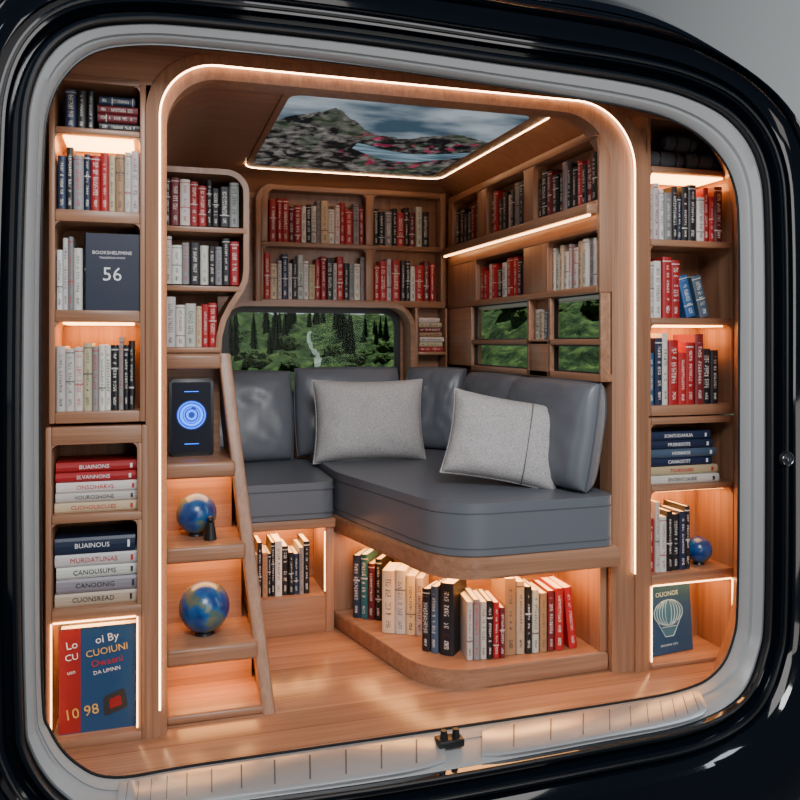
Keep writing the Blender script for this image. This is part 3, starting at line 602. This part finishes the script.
# seat cushions
def seat(name,label,pts,rad,z0,z1,bev):
    t=thing(name,label,'seat cushion',(0,0,0)); P=rpoly(pts,rad,12); bm=B(); prism(bm,P,'z',z0,z1,bev,6)
    body=obj('cushion_body',bm,LEATHER,t)
    for z in (z1-bev*.75,z0+bev*.5):
        n=len(P); pp=[]
        for i in range(n):
            a=Vector(P[i-1]);b_=Vector(P[(i+1)%n]); tt=(b_-a).normalized(); nn=Vector((tt.y,-tt.x)); q=Vector(P[i])-nn*(bev*.04)*(1 if nn.dot(Vector(P[i])-Vector((.85,.7)))>0 else -1); pp.append((q.x,q.y,z))
        bm=B(); tube(bm,pp,.0026,6,True); obj('piping',bm,SEAM,body)
    return t
seat('seat_cushion','grey leather seat cushion on the rear bench',[(.06,.655),(.533,.655),(.533,1.19),(.06,1.19)],.05,.345,.452,.03)
seat('seat_cushion','large rounded grey leather cushion on the chaise bench',[(.540,.70),(.685,.110),(XR-.003,.110),(XR-.003,1.19),(.540,1.19)],[.05,.13,.05,.05,.05],.345,.474,.034)
def cushion(name,label,cat,w,h,th,loc,rz,tilt,roll,m,ex=.3,conc=.0,pip=True,group=None,dec=None):
    t=thing(name,label,cat,group=group); t.matrix_world=Matrix.Translation(loc)@Matrix.Rotation(rz,4,'Z')@Matrix.Rotation(tilt,4,'X')@Matrix.Rotation(roll,4,'Y')
    bm=B(); n=32
    def sp(s): return math.copysign(1-(1-abs(s))**1.6,s)
    def P(i,j,sg):
        x=sp(-1+2*i/n); z=sp(-1+2*j/n)
        cr=1-.04*(x*x*z*z)
        xx=x*(1-conc*(1-z*z))*(cr if conc<.05 else 1); zz=z*(1-conc*(1-x*x))*(cr if conc<.05 else 1)
        y=th/2*max(0,(1-x**4)*(1-z**4))**ex
        wr=(.004*noise.noise(Vector((x*3+w*9,z*3,sg*2)))+.0025*noise.noise(Vector((x*9+w*9,z*4,sg*5))))*(1-x*x*x*x)*(1-z*z*z*z)*2
        return (xx*w/2,sg*y+wr,zz*h/2+h/2)
    F_=[[bm.verts.new(P(i,j,-1)) for i in range(n+1)] for j in range(n+1)]
    K=[[F_[j][i] if (i in (0,n) or j in (0,n)) else bm.verts.new(P(i,j,1)) for i in range(n+1)] for j in range(n+1)]
    for j in range(n):
        for i in range(n):
            bm.faces.new((F_[j][i],F_[j][i+1],F_[j+1][i+1],F_[j+1][i])); bm.faces.new((K[j+1][i],K[j+1][i+1],K[j][i+1],K[j][i]))
    edge=[F_[0][i].co.copy() for i in range(n)]+[F_[j][n].co.copy() for j in range(n)]+[F_[n][n-i].co.copy() for i in range(n)]+[F_[n-j][0].co.copy() for j in range(n)]
    body=obj('cushion_body',bm,m,t)
    if pip: bm=B(); tube(bm,edge,.003,6,True); obj('piping',bm,SEAM if m is LEATHER else m,body)
    if dec:
        bm=B()
        pts=[(dec*w, -th/2*max(0,(1-(dec*2)**4)*(1-s**4))**ex-.002, s*h/2*.97+h/2) for s in [(-1+2*k/16) for k in range(17)]]
        tube(bm,pts,.0013,6); obj('seam',bm,SEAM,body)
    return t
cushion('back_cushion','grey leather back cushion nearest the step unit','back cushion',.40,.325,.13,(.290,1.13,.450),0,-.2,0,LEATHER,.36,.01)
cushion('back_cushion','grey leather back cushion behind the light square pillow','back cushion',.40,.325,.13,(.693,1.13,.460),0,-.2,0,LEATHER,.36,.01)
cushion('back_cushion','narrow grey leather back cushion in the sofa corner','back cushion',.24,.305,.11,(1.000,1.11,.474),-.75,-.14,0,LEATHER,.38,.01)
cushion('back_cushion','grey leather back cushion in the middle of the right wall','back cushion',.43,.296,.12,(1.068,.785,.474),-PI/2+.02,-.17,0,LEATHER,.36,.01)
cushion('back_cushion','grey leather back cushion nearest the arch on the right','back cushion',.42,.296,.13,(1.062,.350,.474),-PI/2+.10,-.17,.0,LEATHER,.36,.01)
cushion('pillow','light grey square pillow propped near the sofa corner','pillow',.38,.28,.15,(.705,.90,.468),-.12,-.24,0,FAB,.5,.07)
cushion('pillow','light grey pillow with a seam, tilted on the right seat','pillow',.315,.238,.12,(.905,.310,.488),-.36,-.30,.17,FAB,.5,.07,dec=.2)
# ---------------------------------------------------------------- sill plates, latch, striker
NC=len(R0); UPV=Vector((0,-.28,.96))
def SP(s,t_,h):
    i=int(math.floor(s)); f=s-i; a=R0[i%NC].lerp(R0[(i+1)%NC],f); b_=R1[i%NC].lerp(R1[(i+1)%NC],f); p=a.lerp(b_,t_); p.y-=.013; return p+UPV*h
def plate(label,s0,s1,nr):
    t=thing('sill_plate',label,'sill plate'); n=24
    bm=B(); rings=[]
    for k in range(n+1):
        s=s0+(s1-s0)*k/n; e=.10*math.exp(-min(k,n-k)*1.2)
        rings.append([SP(s,.10+e,.0),SP(s,.10+e,.008),SP(s,.14+e,.011),SP(s,.82-e,.011),SP(s,.88-e,.007),SP(s,.88-e,.0)])
    loft(bm,rings,True)
    for r_ in (rings[0],rings[-1]): bm.faces.new([bm.verts.new(p) for p in r_])
    body=obj('plate_body',bm,METAL,t)
    for k in range(nr):
        s=s0+(s1-s0)*(k+.8)/(nr+.6); w_=.022
        bm=B(); loft(bm,[[SP(s-w_,.20,.0105),SP(s-w_,.20,.0122),SP(s+w_,.20,.0122),SP(s+w_,.20,.0105)],[SP(s-w_,.76,.0105),SP(s-w_,.76,.0122),SP(s+w_,.76,.0122),SP(s+w_,.76,.0105)]],False); obj('rib',bm,RIBM,body)
plate('long ribbed metal sill plate left of the latch',18.6,31.2,12); plate('ribbed metal sill plate right of the latch',32.2,43.6,10)
p=at(449,741,Z=-.006); t=thing('door_latch','small black latch at the middle of the door sill','latch',(p.x,p.y,-.008))
boxobj('latch_base',RUB,t,-.03,.03,-.02,.015,-.006,.012,bev=.004)
for s_ in (-1,1):
    bm=B(); bmesh.ops.create_cone(bm,segments=16,radius1=.009,radius2=.007,depth=.02,cap_ends=True,matrix=Matrix.Translation((.014*s_,-.006,.02))); obj('latch_pin',bm,RUB,t)
p=at(787,459,Y=-.052); t=thing('door_striker','round chrome striker bolt on the right black door jamb','striker',p)
bm=B(); bmesh.ops.create_cone(bm,segments=28,radius1=.021,radius2=.018,depth=.008,cap_ends=True,matrix=Matrix.Rotation(PI/2,4,'X')); obj('striker_plate',bm,RUB,t)
bm=B(); tube(bm,[(.016*math.cos(2*PI*k/28),-.005,.016*math.sin(2*PI*k/28)) for k in range(28)],.0018,6,True); obj('striker_rim',bm,CHROME,t)
bm=B(); bmesh.ops.create_cone(bm,segments=24,radius1=.008,radius2=.006,depth=.008,cap_ends=True,matrix=Matrix.Translation((0,-.007,0))@Matrix.Rotation(PI/2,4,'X')); obj('striker_bolt',bm,CHROME,t)
# ---------------------------------------------------------------- outdoors
def Hs(ang,r,x,y):
    base=-2.5+.086*(r-5)+1.3*noise.noise(Vector((x/11,y/11,0)))*min(1,r/30)
    return base+max(0,min(1,(ang-17)/9))*(r*.065)
def Hp(ang,r,fine=True):
    a=math.radians(ang); x=CAM.x+r*math.sin(a); y=CAM.y+r*math.cos(a); z=Hs(ang,r,x,y)
    if fine: z+=.42*noise.fractal(Vector((x*.9,y*.9,2)),1,2,5)*min(1,r/20)
    return Vector((x,y,z))
bm=B(); na,nr=380,200; G=[[bm.verts.new(Hp(-20+85*i/na,12+56*(j/nr)**1.1)) for i in range(na+1)] for j in range(nr+1)]
for j in range(nr):
    for i in range(na): bm.faces.new((G[j][i],G[j][i+1],G[j+1][i+1],G[j+1][i]))
hm=bpy.data.materials.new('hillside'); hm.use_nodes=True; nt=hm.node_tree; b=nt.nodes['Principled BSDF']; b.inputs['Roughness'].default_value=.95; b.inputs['Specular IOR Level'].default_value=.1
tc=nt.nodes.new('ShaderNodeTexCoord'); n=nt.nodes.new('ShaderNodeTexNoise'); n.inputs['Scale'].default_value=2.2; n.inputs['Detail'].default_value=10; n.inputs['Roughness'].default_value=.7; r=nt.nodes.new('ShaderNodeValToRGB')
e=r.color_ramp.elements; e[0].position=.40; e[0].color=(.010,.026,.012,1); e[1].position=.64; e[1].color=(.12,.18,.055,1); x=e.new(.52); x.color=(.038,.08,.026,1)
nt.links.new(tc.outputs['Object'],n.inputs['Vector']); nt.links.new(n.outputs['Fac'],r.inputs['Fac']); nt.links.new(r.outputs['Color'],b.inputs['Base Color'])
struct(obj('ground',bm,hm),'green hills outside the windows')
LEAF=mat('conifer_green',(.045,.085,.040),.9,bump=(4,.6,.1),spec=.1); TRUNK=mat('bark',(.07,.045,.03),.9)
BUSH=mat('bush_green',(.06,.11,.032),.9,bump=(9,1,.15),spec=.1)
def conifer():
    t=thing('conifer','dark green conifer on the hillside outside the windows','tree',group='conifers outside the windows')
    bm=B(); rnd=random.Random(3)
    for k in range(13):
        z0=.2+k*.18; R_=.46*(1-k/13.6)*rnd.uniform(.8,1.15); hh=.3; n=11; c=bm.verts.new((0,0,z0+hh)); ring=[]
        for i in range(n*2): 
            rr_=R_*(1 if i%2 else .35)*rnd.uniform(.65,1.25); a=PI*i/n+k; ring.append(bm.verts.new((rr_*math.cos(a),rr_*math.sin(a),z0+rnd.uniform(-.09,.05))))
        b0=bm.verts.new((0,0,z0+.1))
        for i in range(n*2): bm.faces.new((ring[i],ring[(i+1)%(2*n)],c)); bm.faces.new((ring[(i+1)%(2*n)],ring[i],b0))
    obj('foliage',bm,LEAF,t,smooth=False)
    bm=B(); bmesh.ops.create_cone(bm,segments=8,radius1=.07,radius2=.02,depth=2.0,cap_ends=True,matrix=Matrix.Translation((0,0,.9))); obj('trunk',bm,TRUNK,t); return t
def bush():
    t=thing('bush','rounded green bush on the hillside outside the windows','bush',group='bushes outside the windows')
    bm=B(); bmesh.ops.create_icosphere(bm,subdivisions=4,radius=.6)
    for v in bm.verts:
        q=v.co.copy(); v.co=q*(1+.28*noise.fractal(q*4,1,2,4)); v.co.z=v.co.z*.8+.3
    obj('foliage',bm,BUSH,t,smooth=False)
    bm=B(); bmesh.ops.create_cone(bm,segments=8,radius1=.06,radius2=.04,depth=.5,cap_ends=True,matrix=Matrix.Translation((0,0,-.05))); obj('stem',bm,TRUNK,t); return t
rnd=random.Random(11); placed=[]
def trial(a,b_,r0,r1,want,dmin):
    out=[]
    for _ in range(500):
        if len(out)>=want: break
        px=rnd.uniform(a,b_); r_=rnd.uniform(r0,r1); ang=math.degrees(YAW)+math.degrees(math.atan((px-CX)/F)); p=Hp(ang,r_)
        if 296<px<330 and r_<50: continue
        if all((p-q).length>dmin for q in placed): placed.append(p); out.append(p)
    return out
def scatter(proto,pts,s0,s1,zs,dz):
    for i,p in enumerate(pts):
        if i==0: o=proto
        else:
            o=proto.copy(); C.objects.link(o)
            for ch in list(proto.children):
                c=ch.copy(); C.objects.link(c); c.parent=o
        o.location=p-Vector((0,0,dz)); s=rnd.uniform(s0,s1); o.scale=(s,s,s*rnd.uniform(1,zs)); o.rotation_euler=(0,0,rnd.uniform(0,6))
scatter(conifer(),trial(224,290,34,50,18,1.0)+trial(336,388,34,50,16,1.0)+trial(285,340,52,58,9,1.0)+trial(478,606,38,56,10,1.1),.4,.72,1.25,.1)
scatter(bush(),trial(226,294,28,50,14,1.45)+trial(332,386,28,50,14,1.45)+trial(478,606,28,52,20,1.45),.5,.95,1.1,.25)
bm=B(); L_=[];R_=[]
for k in range(70):
    f=k/69; r_=26+20*f; px=311+6*math.sin(f*6)+4*f; w_=(3.6-2.6*f)*(1+.3*math.sin(f*31))
    ang0=math.degrees(YAW)+math.degrees(math.atan((px-CX)/F)); z_=max(Hp(ang0,r_).z,Hs(ang0,r_,*Hp(ang0,r_).xy))+.06
    for lst,s in ((L_,-1),(R_,1)):
        ang=math.degrees(YAW)+math.degrees(math.atan((px+s*w_-CX)/F)); p=Hp(ang,r_,False); p.z=z_; lst.append(p)
loft(bm,[L_,R_],False); tag(obj('stream',bm,mat('stream_water',(.20,.25,.24),.35,bump=(6,.6,.05))),'pale stream running down the hillside outside the rear window','stream')
# ---------------------------------------------------------------- world, lights, camera
w=bpy.data.worlds.new('World'); bpy.context.scene.world=w; w.use_nodes=True; nt=w.node_tree; bg=nt.nodes['Background']; N=nt.nodes.new; L=nt.links.new
tc=N('ShaderNodeTexCoord'); sp=N('ShaderNodeSeparateXYZ'); L(tc.outputs['Generated'],sp.inputs[0])
rx=N('ShaderNodeValToRGB'); e=rx.color_ramp.elements; e[0].position=.40; e[0].color=(.045,.05,.054,1); e[1].position=.68; e[1].color=(.34,.36,.37,1); L(sp.outputs['X'],rx.inputs['Fac'])
rz_=N('ShaderNodeMapRange'); rz_.inputs['From Min'].default_value=.08; rz_.inputs['From Max'].default_value=.22; L(sp.outputs['Z'],rz_.inputs['Value'])
mx=N('ShaderNodeMix'); mx.data_type='RGBA'; L(rz_.outputs[0],mx.inputs[0]); mx.inputs[6].default_value=(.6,.66,.68,1); L(rx.outputs['Color'],mx.inputs[7])
ry=N('ShaderNodeMapRange'); ry.inputs['From Min'].default_value=-.1; ry.inputs['From Max'].default_value=.25; L(sp.outputs['Y'],ry.inputs['Value'])
m2=N('ShaderNodeMix'); m2.data_type='RGBA'; L(ry.outputs[0],m2.inputs[0]); m2.inputs[6].default_value=(.035,.039,.047,1); L(mx.outputs[2],m2.inputs[7]); L(m2.outputs[2],bg.inputs[0]); bg.inputs[1].default_value=1.0
def area(loc,target,size,power,col,sy=None):
    l=bpy.data.lights.new('area_light','AREA'); l.size=size; l.energy=power; l.color=col
    if sy: l.shape='RECTANGLE'; l.size_y=sy
    o=bpy.data.objects.new('area_light',l); C.objects.link(o); o.location=loc; o.rotation_euler=(Vector(target)-Vector(loc)).to_track_quat('-Z','Y').to_euler(); return o
area((.2,-2.4,2.5),(.6,.6,.6),1.2,74,(.97,.98,1))  # added soft key lamp outside the opening, not a fixture
area((1.3,-3.0,1.3),(.6,.6,.7),1.6,25,(1,.97,.94))  # unseen fill lamp, added to lift the interior from the front
area((.5,-2.0,.2),(.6,.8,1.45),.8,4,(1,.93,.85))  # added weak up-light that brightens the ceiling from below
area((3.0,-1.0,1.4),(1.0,.0,.6),.25,14,(.8,.9,1),2.5)  # tall lamp out of view, added for streak reflections on the black body
area((-1.6,-1.0,1.6),(.0,.0,.7),.2,10,(.85,.92,1),2.5)  # matching unseen strip on the left, added for glossy streaks
sl=bpy.data.lights.new('sun','SUN'); sl.energy=6; sl.angle=.1; sl.color=(1,.97,.88); so=bpy.data.objects.new('sun',sl); C.objects.link(so); so.rotation_euler=Vector((-.30,-.30,-.90)).to_track_quat('-Z','Y').to_euler()
cam=bpy.data.cameras.new('camera'); co=bpy.data.objects.new('camera',cam); C.objects.link(co); co.location=CAM; co.rotation_euler=(PI/2,0,-YAW); cam.sensor_width=36; cam.lens=36*F/800; cam.shift_y=-58/800; cam.clip_start=.05; cam.clip_end=300
bpy.context.scene.camera=co
